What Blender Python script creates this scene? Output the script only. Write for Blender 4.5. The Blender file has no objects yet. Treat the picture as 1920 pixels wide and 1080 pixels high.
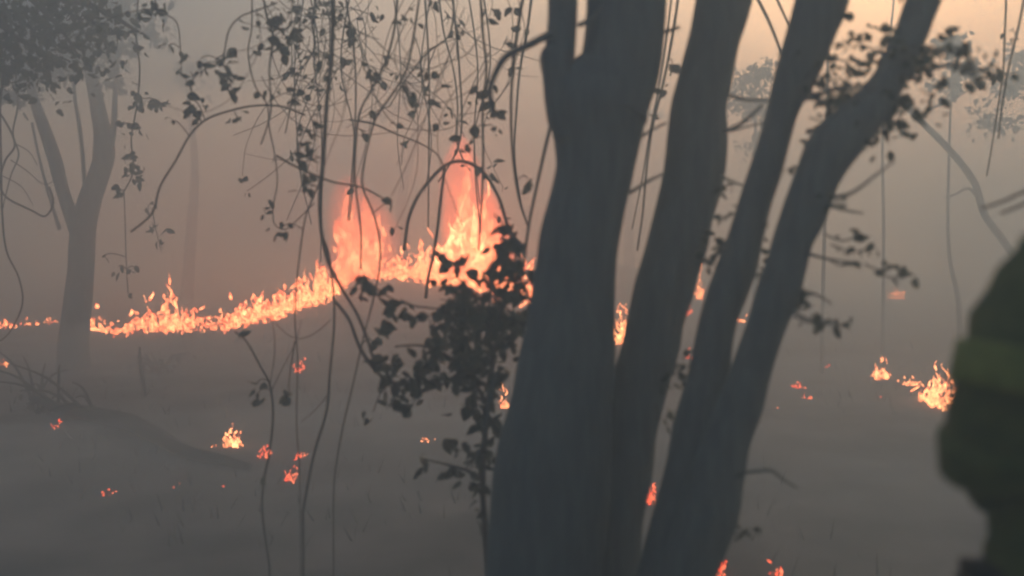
import bpy, bmesh, math, random
from mathutils import Vector, Matrix, noise
R = math.radians
scene = bpy.context.scene
col = scene.collection
rnd = random.Random(7)

# ------------------------------------------------------------------ camera
FPX = 1867.0
CAM = Vector((0, 0, 1.6))
PITCH = math.atan(90 / FPX)
cd = bpy.data.cameras.new("camera"); cam = bpy.data.objects.new("camera", cd); col.objects.link(cam)
cam.location = CAM; cam.rotation_euler = (R(90) - PITCH, 0, 0)
cd.sensor_width = 36; cd.lens = 36 * FPX / 1920
cd.clip_start = .05; cd.clip_end = 2000
cd.dof.use_dof = True; cd.dof.focus_distance = 8.0; cd.dof.aperture_fstop = 1.2
scene.camera = cam
RC = Matrix.Rotation(R(90) - PITCH, 3, 'X')

# ------------------------------------------------------------------ light
SUN_EL, SUN_AZ = R(24), R(24)          # azimuth measured from +Y towards +X
world = bpy.data.worlds.new("World"); scene.world = world; world.use_nodes = True
nt = world.node_tree; bg = nt.nodes['Background']
sky = nt.nodes.new('ShaderNodeTexSky'); sky.sky_type = 'NISHITA'; sky.sun_disc = False
sky.sun_elevation = SUN_EL; sky.sun_rotation = SUN_AZ
sky.air_density = 1.0; sky.dust_density = 6.0; sky.ozone_density = 1.0
tint = nt.nodes.new('ShaderNodeMix'); tint.data_type = 'RGBA'; tint.blend_type = 'MULTIPLY'
tint.inputs[0].default_value = 1.0
tint.inputs[7].default_value = (0.84, 1.0, 1.12, 1)
nt.links.new(sky.outputs[0], tint.inputs[6])
# amber glow of the sun behind the high smoke
tc = nt.nodes.new('ShaderNodeTexCoord'); dt = nt.nodes.new('ShaderNodeVectorMath'); dt.operation = 'DOT_PRODUCT'
dt.inputs[1].default_value = (math.sin(SUN_AZ) * math.cos(SUN_EL), math.cos(SUN_AZ) * math.cos(SUN_EL), math.sin(SUN_EL))
pw = nt.nodes.new('ShaderNodeMath'); pw.operation = 'POWER'; pw.inputs[1].default_value = 14; pw.use_clamp = True
mx0 = nt.nodes.new('ShaderNodeMath'); mx0.operation = 'MAXIMUM'; mx0.inputs[1].default_value = 0
glow = nt.nodes.new('ShaderNodeMix'); glow.data_type = 'RGBA'; glow.blend_type = 'ADD'
glow.inputs[7].default_value = (1.0, .4, .1, 1)
nt.links.new(tc.outputs['Generated'], dt.inputs[0]); nt.links.new(dt.outputs['Value'], mx0.inputs[0]); nt.links.new(mx0.outputs[0], pw.inputs[0])
side = nt.nodes.new('ShaderNodeMix'); side.data_type = 'RGBA'; pw2 = nt.nodes.new('ShaderNodeMath'); pw2.operation = 'POWER'; pw2.inputs[1].default_value = 5
side.inputs[6].default_value = (.84, 1.0, 1.16, 1); side.inputs[7].default_value = (.62, .50, .37, 1)     # browned by smoke towards the sun
nt.links.new(mx0.outputs[0], pw2.inputs[0]); nt.links.new(pw2.outputs[0], side.inputs[0]); nt.links.new(side.outputs[2], tint.inputs[7])
nt.links.new(pw.outputs[0], glow.inputs[0]); nt.links.new(tint.outputs[2], glow.inputs[6]); nt.links.new(glow.outputs[2], bg.inputs[0])
bg.inputs[1].default_value = 0.075
sd = bpy.data.lights.new("sun", 'SUN'); sun = bpy.data.objects.new("sun", sd); col.objects.link(sun)
sd.energy = 0.9; sd.angle = R(18); sd.color = (1.0, .86, .72)
sv = Vector((math.sin(SUN_AZ) * math.cos(SUN_EL), math.cos(SUN_AZ) * math.cos(SUN_EL), math.sin(SUN_EL)))
sun.rotation_euler = sv.to_track_quat('Z', 'Y').to_euler(); sun.location = (6, 12, 12)
scene.view_settings.view_transform = 'Standard'; scene.view_settings.look = 'None'
scene.view_settings.gamma = 1; scene.view_settings.exposure = 0.6
scene.render.engine = 'CYCLES'
cy = scene.cycles
cy.volume_bounces = 2; cy.transparent_max_bounces = 24; cy.max_bounces = 6; cy.diffuse_bounces = 2
cy.use_denoising = True; cy.filter_width = 2.3
cy.sample_clamp_indirect = 4
HAZE_DENSITY = 0.118
HAZE_COLOR = (.54, .70, .81, 1)
HAZE_ABSORB = (.28, .15, .0, 1)      # smoke scatters blue and lets red through
HAZE_TOP = 6.0

# ------------------------------------------------------------------ helpers
def ray(px, py):
    v = Vector(((px - 960) / FPX, -(py - 540) / FPX, -1.0))
    return RC @ v
def P(px, py, d):
    return CAM + ray(px, py) * d
def ht(x, y):
    z = 1.02 * math.exp(-((x - .3) / 4.8) ** 2 - ((y - 21) / 6.5) ** 2)
    z += .016 * max(0, y - 4) * (1 if y < 16 else 16 / y)
    z += .05 * noise.noise(Vector((x * .35, y * .35, 3))) + .018 * noise.noise(Vector((x * 1.7, y * 1.7, 9)))
    z += .07 * math.exp(-((x - 1.0) ** 2 + (y - 1.6) ** 2) / .6)
    return z
def G(px, py):
    v = ray(px, py); t = 2.0
    while t < 60:
        p = CAM + v * t
        if p.z < ht(p.x, p.y): return p, t
        t += .03
    p = CAM + v * 22
    return Vector((p.x, p.y, ht(p.x, p.y))), 22
def spline(pts, n=6):
    out = []
    m = len(pts)
    for i in range(m - 1):
        p0, p1, p2, p3 = pts[max(i - 1, 0)], pts[i], pts[i + 1], pts[min(i + 2, m - 1)]
        for k in range(n):
            t = k / n
            out.append(tuple(.5 * ((2 * b) + (-a + c) * t + (2 * a - 5 * b + 4 * c - d) * t * t + (-a + 3 * b - 3 * c + d) * t ** 3)
                             for a, b, c, d in zip(p0, p1, p2, p3)))
    out.append(tuple(pts[-1]))
    return out
def tube(bm, pts, rad, sides=8, rough=0, cap=True, seed=0, fr=6):
    """pts: Vectors, rad: list. Adds a tapering tube."""
    pts = [Vector(p) for p in pts]
    rings = []
    up = Vector((0, -1, 0.001))
    for i, p in enumerate(pts):
        a = pts[max(i - 1, 0)]; b = pts[min(i + 1, len(pts) - 1)]
        t = (b - a).normalized()
        if abs(t.dot(up)) > .9: up = Vector((1, 0, .2))
        u = t.cross(up).normalized(); v = t.cross(u).normalized()
        up = -v if False else up
        ring = []
        for k in range(sides):
            an = 2 * math.pi * k / sides
            r = rad[i]
            if rough:
                q = Vector((math.cos(an) * 1.3, math.sin(an) * 1.3, 0)) + p * fr * .35
                r *= 1 + rough * noise.noise(q + Vector((seed, 0, 0))) + rough * .5 * noise.noise(Vector((math.cos(an) * 4, math.sin(an) * 4, p.z * fr)))
            ring.append(bm.verts.new(p + (u * math.cos(an) + v * math.sin(an)) * r))
        rings.append(ring)
    for a, b in zip(rings, rings[1:]):
        for k in range(sides):
            f = bm.faces.new((a[k], a[(k + 1) % sides], b[(k + 1) % sides], b[k])); f.smooth = True
    if cap:
        bm.faces.new(rings[0][::-1]); bm.faces.new(rings[-1])
def leaf(bm, c, ax, side, L, W, bend=.25, lobed=False):
    """a leaf starting at c growing along ax; a folded, bent two-sided blade"""
    nrm = ax.cross(side).normalized()
    prof = [(0, .05), (.18, .34), (.42, .5), (.7, .36), (1, 0.02)] if not lobed else \
           [(0, .1), (.12, .42), (.3, .34), (.45, .5), (.62, .26), (.8, .3), (1, .02)]
    rows = []
    for t, w in prof:
        m = c + ax * (t * L) - nrm * (bend * L * t * t)
        rows.append((bm.verts.new(m - side * w * W + nrm * w * W * .3), bm.verts.new(m), bm.verts.new(m + side * w * W + nrm * w * W * .3)))
    for a, b in zip(rows, rows[1:]):
        bm.faces.new((a[0], a[1], b[1], b[0])); bm.faces.new((a[1], a[2], b[2], b[1]))
def rleaf(bm, c, L, r=rnd, droop=.5, lobed=None):
    ax = Vector((r.uniform(-1, 1), r.uniform(-1, 1), r.uniform(-1, .7) - droop)).normalized()
    s = ax.cross(Vector((r.uniform(-1, 1), r.uniform(-1, 1), r.uniform(-1, 1)))).normalized()
    leaf(bm, c, ax, s, L, L * r.uniform(.55, .85), r.uniform(-.1, .45), r.random() < .4 if lobed is None else lobed)
def build(name, bm, mat, parent=None, fix=True):
    if fix: bmesh.ops.recalc_face_normals(bm, faces=bm.faces)
    me = bpy.data.meshes.new(name); bm.to_mesh(me); bm.free()
    o = bpy.data.objects.new(name, me); me.materials.append(mat); col.objects.link(o)
    if parent:
        o.parent = parent; o.matrix_parent_inverse = parent.matrix_world.inverted() if False else Matrix.Translation(-parent.location)
    return o
def tag(o, label=None, cat=None, group=None, kind=None):
    if label: o['label'] = label
    if cat: o['category'] = cat
    if group: o['group'] = group
    if kind: o['kind'] = kind
    return o
def empty(name, loc, label, cat, group=None):
    o = bpy.data.objects.new(name, None); o.location = loc; o.empty_display_size = .1; col.objects.link(o)
    return tag(o, label, cat, group)
def recentre(o):
    """move a single-mesh thing's origin to its own base"""
    vs = o.data.vertices
    c = Vector((sum(v.co.x for v in vs) / len(vs), sum(v.co.y for v in vs) / len(vs), min(v.co.z for v in vs)))
    o.data.transform(Matrix.Translation(-c)); o.location = c
    return o

# ------------------------------------------------------------------ materials
def mat(name, c1, c2, scale=8, rough=.9, bump=.0, stretch=(1, 1, 1), spec=.2):
    m = bpy.data.materials.new(name); m.use_nodes = True; t = m.node_tree; b = t.nodes['Principled BSDF']
    co = t.nodes.new('ShaderNodeTexCoord'); mp = t.nodes.new('ShaderNodeMapping'); mp.inputs['Scale'].default_value = stretch
    n = t.nodes.new('ShaderNodeTexNoise'); n.inputs['Scale'].default_value = scale; n.inputs['Detail'].default_value = 6
    r = t.nodes.new('ShaderNodeValToRGB'); r.color_ramp.elements[0].color = (*c1, 1); r.color_ramp.elements[1].color = (*c2, 1)
    r.color_ramp.elements[0].position = .35; r.color_ramp.elements[1].position = .68
    t.links.new(co.outputs['Object'], mp.inputs[0]); t.links.new(mp.outputs[0], n.inputs['Vector'])
    t.links.new(n.outputs[0], r.inputs[0]); t.links.new(r.outputs[0], b.inputs['Base Color'])
    b.inputs['Roughness'].default_value = rough; b.inputs['Specular IOR Level'].default_value = spec
    if bump:
        bp = t.nodes.new('ShaderNodeBump'); bp.inputs['Strength'].default_value = bump; bp.inputs['Distance'].default_value = .02
        t.links.new(n.outputs[0], bp.inputs['Height']); t.links.new(bp.outputs[0], b.inputs['Normal'])
    return m
M = {}
M['bark'] = mat('bark', (.12, .145, .14), (.175, .205, .195), 9, .95, .35, (4, 4, .6))
M['bark_far'] = mat('bark_far', (.05, .05, .048), (.11, .105, .1), 7, .95, .6, (3, 3, .7))
M['vine'] = mat('vine', (.03, .026, .022), (.07, .06, .05), 14, .9)
M['leaf'] = mat('leaf', (.018, .03, .018), (.05, .065, .03), 5, .7)
M['leaf_green'] = mat('leaf_green', (.03, .055, .035), (.075, .10, .05), 5, .7)
M['leaf_dry'] = mat('leaf_dry', (.04, .03, .02), (.09, .07, .04), 5, .8)
M['char'] = mat('char', (.008, .008, .008), (.025, .022, .02), 12, .95, .5)
M['ground'] = mat('ground', (.08, .08, .074), (.22, .215, .20), 1.6, .97, .6)
def flame_mat(name, hot, cool, strength, soft=1.2, scale=6, amax=1.0, gaps=0):
    m = bpy.data.materials.new(name); m.use_nodes = True; t = m.node_tree; t.nodes.clear()
    out = t.nodes.new('ShaderNodeOutputMaterial'); mx = t.nodes.new('ShaderNodeMixShader')
    tr = t.nodes.new('ShaderNodeBsdfTransparent'); em = t.nodes.new('ShaderNodeEmission')
    co = t.nodes.new('ShaderNodeTexCoord'); n = t.nodes.new('ShaderNodeTexNoise'); n.inputs['Scale'].default_value = scale; n.inputs['Detail'].default_value = 4
    t.links.new(co.outputs['Object'], n.inputs['Vector'])
    r = t.nodes.new('ShaderNodeValToRGB'); r.color_ramp.elements[0].position = .40; r.color_ramp.elements[1].position = .62
    r.color_ramp.elements[0].color = (*cool, 1); r.color_ramp.elements[1].color = (*hot, 1)
    t.links.new(n.outputs[0], r.inputs[0]); t.links.new(r.outputs[0], em.inputs[0]); em.inputs[1].default_value = strength
    lw = t.nodes.new('ShaderNodeLayerWeight'); lw.inputs[0].default_value = .5
    inv = t.nodes.new('ShaderNodeMath'); inv.operation = 'SUBTRACT'; inv.inputs[0].default_value = 1; t.links.new(lw.outputs['Facing'], inv.inputs[1])
    pw = t.nodes.new('ShaderNodeMath'); pw.operation = 'POWER'; t.links.new(inv.outputs[0], pw.inputs[0]); pw.inputs[1].default_value = soft
    ml = t.nodes.new('ShaderNodeMath'); ml.operation = 'MULTIPLY'; t.links.new(pw.outputs[0], ml.inputs[0]); ml.inputs[1].default_value = amax; ml.use_clamp = True
    fac = ml.outputs[0]
    if gaps:
        n2 = t.nodes.new('ShaderNodeTexNoise'); n2.inputs['Scale'].default_value = gaps; n2.inputs['Detail'].default_value = 3; t.links.new(co.outputs['Object'], n2.inputs['Vector'])
        r2 = t.nodes.new('ShaderNodeValToRGB'); r2.color_ramp.elements[0].position = .42; r2.color_ramp.elements[1].position = .54; t.links.new(n2.outputs[0], r2.inputs[0])
        r2.color_ramp.elements[0].color = (.06, .06, .06, 1)
        m3 = t.nodes.new('ShaderNodeMath'); m3.operation = 'MULTIPLY'; t.links.new(fac, m3.inputs[0]); t.links.new(r2.outputs[0], m3.inputs[1]); fac = m3.outputs[0]
    t.links.new(fac, mx.inputs[0]); t.links.new(tr.outputs[0], mx.inputs[1]); t.links.new(em.outputs[0], mx.inputs[2])
    t.links.new(mx.outputs[0], out.inputs[0])
    return m
M['flame'] = flame_mat('flame', (1, .40, .18), (.5, .055, .013), 11, .8, 12, gaps=14)
M['flame_tall'] = flame_mat('flame_tall', (1, .28, .13), (.6, .09, .03), 8, .9, 5, .85, gaps=4)
M['flame_streak'] = flame_mat('flame_streak', (1, .44, .22), (.6, .10, .03), 11.5, .8, 7, .95, gaps=7)
M['flame_glow'] = flame_mat('flame_glow', (1, .17, .06), (.7, .09, .03), 5, 1.8, 2.5, .34)  # orange glow around the tall flames, put into a faint emission
M['flame_near'] = flame_mat('flame_near', (1, .42, .18), (.55, .07, .02), 6.5, .9, 16, gaps=16)
M['ember'] = flame_mat('ember', (1, .22, .10), (.8, .06, .02), 2.6, .6, 20)

# ------------------------------------------------------------------ ground
def make_ground():
    bm = bmesh.new()
    xs = []; x = -70.0
    def axis(lo, hi, fine_lo, fine_hi, f, c):
        o = []; v = lo
        while v < hi:
            o.append(v); v += f if fine_lo <= v <= fine_hi else c
        o.append(hi); return o
    xs = axis(-80, 80, -9, 9, .16, 4); ys = axis(-20, 120, 1, 24, .16, 4)
    g = [[bm.verts.new((x, y, ht(x, y) + .03 * noise.noise(Vector((x * 4, y * 4, 1))))) for x in xs] for y in ys]
    for a, b in zip(g, g[1:]):
        for k in range(len(xs) - 1):
            f = bm.faces.new((a[k], a[k + 1], b[k + 1], b[k])); f.smooth = True
    tag(build('ground', bm, M['ground']), kind='structure')
make_ground()
# grass and litter
def make_litter():
    r = random.Random(3); bm = bmesh.new()
    for i in range(5000):
        y = 2.5 + 16 * r.random() ** .8; x = r.uniform(-1, 1) * (y * .62 + .5)
        if noise.noise(Vector((x * .6, y * .6, 5))) < -.05: continue
        z = ht(x, y); h = r.uniform(.03, .13); a = r.uniform(0, 6.28); l = r.uniform(-.07, .07); w = .004 + .0006 * y
        dx, dy = math.cos(a) * w, math.sin(a) * w
        v = [bm.verts.new((x - dx, y - dy, z - .02)), bm.verts.new((x + dx, y + dy, z - .02)), bm.verts.new((x + l, y + l * .5, z + h))]
        bm.faces.new(v)
    tag(build('dry_grass', bm, M['leaf_dry'], fix=False), 'sparse scorched grass blades over the smoky ground', 'grass', kind='stuff')
make_litter()

# ------------------------------------------------------------------ foreground tree
E = {}   # y: (left, right)
E['a'] = [(-400, 1118, 1262), (-150, 1108, 1256), (0, 1100, 1250), (75, 1096, 1245), (130, 1085, 1237), (160, 1060, 1230), (200, 1024, 1217), (240, 1034, 1208), (280, 1041, 1198),
          (320, 1043, 1189), (360, 1036, 1179), (400, 1025, 1170), (450, 1012, 1160), (500, 1006, 1154), (560, 996, 1153), (640, 981, 1155), (700, 967, 1153), (765, 955, 1150),
          (870, 928, 1146), (980, 916, 1138), (1080, 908, 1130), (1200, 890, 1135), (1300, 872, 1150), (1380, 850, 1170)]
E['limb'] = [(-420, 1000, 1050), (-150, 1022, 1082), (0, 1027, 1083), (90, 1022, 1079), (110, 1012, 1077), (140, 1017, 1080), (200, 1023, 1095), (260, 1045, 1110)]
E['b'] = [(-400, 1400, 1490), (-150, 1340, 1440), (0, 1305, 1410), (75, 1291, 1386), (150, 1272, 1371), (200, 1259, 1361), (260, 1251, 1364), (330, 1244, 1358), (400, 1229, 1338), (450, 1217, 1329),
          (500, 1203, 1312), (540, 1191, 1303), (600, 1177, 1283), (640, 1168, 1276), (700, 1152, 1258), (800, 1120, 1233), (870, 1100, 1226), (940, 1080, 1212), (1000, 1065, 1205), (1080, 1050, 1202), (1200, 1035, 1205), (1380, 1010, 1225)]
E['c'] = [(-400, 1620, 1700), (-150, 1530, 1630), (0, 1492, 1590), (50, 1479, 1570), (100, 1465, 1550), (150, 1451, 1528), (200, 1440, 1500), (260, 1425, 1482), (320, 1406, 1466), (380, 1386, 1446), (430, 1371, 1434),
          (500, 1346, 1418), (550, 1327, 1400), (600, 1312, 1382), (660, 1299, 1372), (720, 1286, 1370), (800, 1263, 1365), (900, 1244, 1350), (1000, 1216, 1330), (1080, 1197, 1310), (1200, 1180, 1300), (1380, 1150, 1300)]
E['d'] = [(-400, 1890, 1960), (-150, 1765, 1832), (0, 1700, 1763), (50, 1682, 1744), (100, 1660, 1722), (150, 1636, 1698), (200, 1595, 1670), (240, 1550, 1640), (280, 1512, 1606), (330, 1492, 1575), (380, 1473, 1556), (410, 1463, 1545),
          (450, 1450, 1524), (500, 1436, 1511), (550, 1419, 1498), (600, 1405, 1477), (650, 1388, 1459), (700, 1370, 1444), (760, 1345, 1430), (820, 1320, 1408), (900, 1290, 1394), (960, 1272, 1385), (1030, 1250, 1360), (1080, 1230, 1341), (1200, 1210, 1335), (1380, 1190, 1345)]
DEP = {'a': 3.3, 'limb': 3.25, 'b': 3.45, 'c': 3.2, 'd': 3.05}
def crown(bm_leaf, bm_twig, c, rad, n, L, r, flat=.7):
    """twigs radiating from c with leaves along them"""
    for i in range(max(3, n // 14)):
        a = Vector((r.gauss(0, 1), r.gauss(0, 1), r.gauss(0, .7))).normalized()
        e = c + Vector((a.x * rad, a.y * rad, a.z * rad * flat)) * r.uniform(.45, 1.1)
        mid = (c + e) / 2 + Vector((r.uniform(-.2, .2), r.uniform(-.2, .2), r.uniform(0, .3))) * rad
        pp = spline([c, mid, e], 5)
        tube(bm_twig, pp, [.016 * (1 - .8 * k / (len(pp) - 1)) * (rad / .8) ** .5 for k in range(len(pp))], 4)
        for k in range(14):
            q = Vector(pp[r.randrange(3, len(pp))]) + Vector((r.gauss(0, 1), r.gauss(0, 1), r.gauss(0, 1))) * rad * .13
            rleaf(bm_leaf, q, L * r.uniform(.6, 1.25), r)
def stem_tree():
    p, _ = G(1120, 1380)
    base = P(1120, 1380, 3.25); base.z = ht(base.x, base.y)
    t = empty('tree', base, 'multi-stemmed dark tree with four thick leaning trunks in the foreground', 'tree')
    tops = []
    tags = {'a': ('trunk', 'thickest, leftmost stem that forks near its top'), 'limb': ('limb', None), 'b': ('trunk', 'straight second stem from the left'),
            'c': ('trunk', 'slender third stem from the left'), 'd': ('trunk', 'rightmost stem with a bend and leafy sprays')}
    for k, rows in E.items():
        d = DEP[k]; bm = bmesh.new()
        rows = [tuple(r_) for r_ in rows]
        pts = spline(rows, 4)
        c = [P((l + r_) / 2, y, d) for y, l, r_ in pts]; w = [(r_ - l) / 2 / FPX * d for y, l, r_ in pts]
        tube(bm, c[::-1], w[::-1], 28, .035, seed=d * 10, fr=7)
        nm, lb = tags[k]
        o = build(nm, bm, M['bark'], t)
        if lb: o['label'] = lb
        tops.append((c[0], w[0]))
    # upper limbs and crown above the frame
    r = random.Random(11); bt = bmesh.new(); bl = bmesh.new()
    for (c, w), k in zip(tops, E):
        for j in range(3):
            e = c + Vector((r.uniform(-1.3, 1.3), r.uniform(-.6, 1.4), r.uniform(.5, 1.25)))
            if k == 'd': e.x += .3
            pp = spline([c - Vector((0, 0, .25)), c.lerp(e, .5) + Vector((r.uniform(-.2, .2), 0, .15)), e], 6)
            tube(bt, pp, [w * (.75 - .6 * i / (len(pp) - 1)) for i in range(len(pp))], 8, .05)
            for q in (pp[8], pp[-1]):
                crown(bl, bt, Vector(q), .75, 90, .1, r)
    build('upper_branches', bt, M['bark'], t); tag(build('crown', bl, M['leaf_green'], t), 'leafy crown over the four stems')
    # visible side twigs: (depth, w0, w1, pts)
    tw = [(3.2, 15, 9, [(1035, 62), (990, 85), (950, 105), (930, 135), (918, 172), (926, 215)]),
          (3.2, 11, 5, [(1085, 48), (1105, 36), (1130, 10)]),
          (3.4, 8, 5, [(1235, 65), (1262, 55), (1275, 50)]),
          (3.3, 8, 4, [(1365, 178), (1400, 187), (1450, 188)]), (3.3, 8, 5, [(1358, 247), (1395, 228), (1430, 196)]), (3.3, 5, 3, [(1370, 246), (1405, 236), (1440, 230)]),
          (3.4, 7, 4, [(1180, 362), (1215, 340), (1245, 325)]), (3.4, 6, 4, [(1195, 262), (1220, 245), (1250, 230)]), (3.3, 6, 3, [(1350, 330), (1385, 345), (1410, 352)]),
          (3.0, 9, 3, [(1500, 190), (1545, 172), (1600, 160), (1650, 172)]),
          (3.0, 13, 5, [(1690, 142), (1735, 132), (1780, 122), (1830, 124)]),
          (3.0, 8, 3, [(1690, 105), (1730, 110), (1775, 98)]),
          (2.9, 9, 3, [(1560, 372), (1600, 360), (1640, 330), (1680, 300)]), (3.0, 7, 3, [(1552, 385), (1590, 395), (1620, 400)]),
          (3.0, 7, 3, [(1512, 475), (1550, 485), (1600, 492)]), (3.0, 8, 4, [(1388, 885), (1415, 884), (1445, 882), (1470, 900), (1495, 915)]),
          (3.0, 6, 3, [(1500, 545), (1530, 552), (1560, 570)]), (3.0, 6, 3, [(1480, 580), (1520, 600), (1570, 603)]),
          (3.1, 6, 3, [(1345, 1010), (1380, 1000), (1410, 1000)]), (3.2, 7, 4, [(930, 700), (915, 760), (905, 830), (880, 880)]), (3.2, 7, 3, [(985, 480), (960, 440), (925, 400)])]
    for d, w0, w1, pl in tw:
        bm = bmesh.new(); pp = spline(pl, 5)
        tube(bm, [P(x, y, d) for x, y in pp], [(w0 + (w1 - w0) * i / (len(pp) - 1)) / 2 / FPX * d for i in range(len(pp))], 6, .1)
        build('branch', bm, M['bark'], t)
    # leaf sprays that can be seen
    r = random.Random(5); bm = bmesh.new(); tb = bmesh.new()
    sprays = [(1640, 110, 62, 60, 3.25), (1600, 190, 50, 55, 3.2), (1545, 170, 32, 16, 3.2), (1655, 200, 55, 60, 3.15), (1625, 235, 45, 40, 3.1), (1530, 110, 30, 12, 3.2),
              (1700, 95, 38, 24, 3.0), (1790, 92, 24, 10, 3.0), (1830, 128, 26, 9, 3.0), (1735, 130, 22, 8, 3.0), (1555, 380, 24, 12, 2.95), (1380, 480, 34, 30, 3.35), (1345, 470, 26, 16, 3.3), (1375, 400, 22, 10, 3.3),
              (1350, 350, 18, 8, 3.4), (1300, 690, 24, 14, 3.3), (1265, 720, 26, 14, 3.3), (1285, 670, 16, 6, 3.3), (1255, 780, 22, 10, 3.3), (1440, 420, 16, 8, 3.2), (1480, 320, 14, 6, 3.2), (1400, 520, 24, 12, 3.2),
              (1590, 445, 20, 5, 3.0), (1615, 466, 26, 9, 3.0), (1660, 500, 18, 5, 3.0), (1690, 516, 22, 6, 3.0), (1590, 492, 16, 4, 3.0), (1545, 601, 26, 8, 3.0), (1580, 606, 18, 6, 3.0),
              (1510, 552, 18, 6, 3.0), (1505, 575, 18, 5, 3.0), (1395, 998, 22, 9, 3.1), (1380, 890, 12, 4, 3.0), (1860, 142, 24, 6, 3.0)]
    for x, y, rr, n, d in sprays:
        if y < 300 and 1500 < x < 1720: n = int(n * 2.2); rr *= 1.1
        elif y < 160: n = int(n * 2)
        c = P(x, y, d); s = rr / FPX * d
        for i in range(n):
            q = c + Vector((r.gauss(0, .62) * s * 1.25, r.gauss(0, .9) * s, r.gauss(0, .5) * s * (.55 if y > 430 and x > 1480 else 1)))
            rleaf(bm, q, r.uniform(.02, .045), r, .2)
        build('leaf_spray', bm, M['leaf_green'], t); bm = bmesh.new()
        if x > 1480 and y > 90:
            pp = spline([c + Vector((-s * 2.2, 0, s * .3)), c + Vector((-s * .6, 0, -.01)), c + Vector((s, 0, .004))], 4)
            tube(tb, pp, [.0032] * len(pp), 5)
    build('twigs', tb, M['bark'], t); bm.free()
stem_tree()

# ------------------------------------------------------------------ trees made from pixel outlines
def limb_tree(name, label, d, limbs, foliage, matb, matl, leafL, basey=None, group=None, sides=14, ground=True):
    first = limbs[0][0]
    b = P(first[0], first[1], d)
    if ground:
        b = Vector((b.x, b.y, ht(b.x, b.y)))
    t = empty(name, b, label, 'tree', group)
    for i, l in enumerate(limbs):
        bm = bmesh.new(); pp = spline(l, 6)
        pts = [P(x, y, d) for x, y, w in pp]; rad = [w / 2 / FPX * d for x, y, w in pp]
        if i == 0 and ground:
            g0 = Vector((pts[0].x, pts[0].y, ht(pts[0].x, pts[0].y) - .15)); pts.insert(0, g0); rad.insert(0, rad[0] * 1.15)
        tube(bm, pts, rad, sides if i == 0 else 8, .06, seed=i, fr=4)
        build('trunk' if i == 0 else 'limb', bm, matb, t)
    if foliage:
        r = random.Random(int(first[0])); bl = bmesh.new(); bt = bmesh.new()
        for x, y, rr, n in foliage:
            crown(bl, bt, P(x, y, d + r.uniform(-.8, .8)), rr / FPX * d * (1.15 if d < 15 else 1), n, leafL, r, .8)
        build('crown', bl, matl, t); build('twigs', bt, matb, t)
    return t
limb_tree('tree', 'hazy forked tree with drooping leafy crown standing at the left', 11.2,
          [[(137, 645, 56), (147, 560, 49), (152, 500, 46), (156, 430, 46), (170, 370, 42), (186, 325, 38), (196, 285, 36), (190, 235, 30), (180, 185, 26), (168, 130, 22), (150, 60, 18), (145, 0, 14), (135, -70, 8)],
           [(158, 460, 40), (138, 415, 30), (118, 360, 25), (104, 305, 27), (88, 255, 25), (70, 205, 21), (58, 165, 17), (40, 90, 13), (20, -40, 9)],
           [(170, 390, 20), (159, 340, 9), (155, 290, 8), (148, 230, 8), (140, 180, 7), (135, 100, 5)],
           [(196, 300, 18), (208, 270, 14), (214, 225, 12), (216, 170, 10), (222, 110, 8), (235, 40, 6), (240, -60, 4)],
           [(112, 430, 8), (96, 380, 6), (82, 330, 6), (70, 280, 5), (60, 230, 5)],
           [(186, 330, 8), (176, 300, 6), (178, 250, 6), (170, 200, 5)]],
          [(40, 40, 110, 900), (120, 60, 90, 800), (20, 120, 70, 500), (180, 90, 60, 360), (90, 120, 60, 320), (230, 30, 70, 260), (-60, 60, 110, 200), (150, -20, 90, 200), (215, 160, 26, 50), (10, 190, 40, 60), (300, -40, 70, 90)],
          M['bark_far'], M['leaf'], .105)
limb_tree('tree', 'bare pale hazy tree whose branch arches down behind the right trunks', 10.5,
          [[(1965, 780, 22), (1950, 620, 19), (1925, 520, 16), (1880, 450, 14), (1845, 400, 13), (1828, 345, 13), (1790, 292, 13), (1740, 240, 12), (1690, 192, 10), (1640, 150, 10)],
           [(1850, 400, 7), (1820, 355, 6), (1790, 365, 4), (1770, 372, 3)], [(1740, 205, 6), (1790, 185, 4), (1830, 160, 3)]],
          None, M['bark_far'], M['leaf'], .1)
SAP = [q_ for q_ in [('slim hazy sapling rising nearest the right of the leaning trunks', 1655, 660, 9.5, 7, -14, 1680, 0), ('faint sapling beside the slim one at right, with a small leafy top', 1700, 700, 12, 9, 18, 1668, 1),
       ('faint thin sapling behind the small ground fires at right', 1540, 700, 11, 8, 4, 1552, 2), ('thin upright sapling close to the firefighter', 1745, 760, 9.0, 6, 0, 1760, 3),
       ('short burnt sapling standing on the ground right of the left tree', 272, 745, 9.4, 7, -3, 262, 4)] if q_[-1] not in (1, 3)]
for lb, x, y, dd, w, lean, xt, s in SAP:
    p, d = G(x, y)
    top = -40 if s != 4 else 650
    pts = [(x, y, w), (x + (xt - x) * .3 + lean * .4, y + (top - y) * .33, w * .9), (x + (xt - x) * .6 + lean, y + (top - y) * .62, w * .75), (xt, top, w * .5)]
    limb_tree('sapling', lb, d, [pts], [(xt, 20, 50, 80)] if s == 1 else None, M['bark_far'], M['leaf'], .1, group='saplings in the smoke', sides=8)

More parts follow.
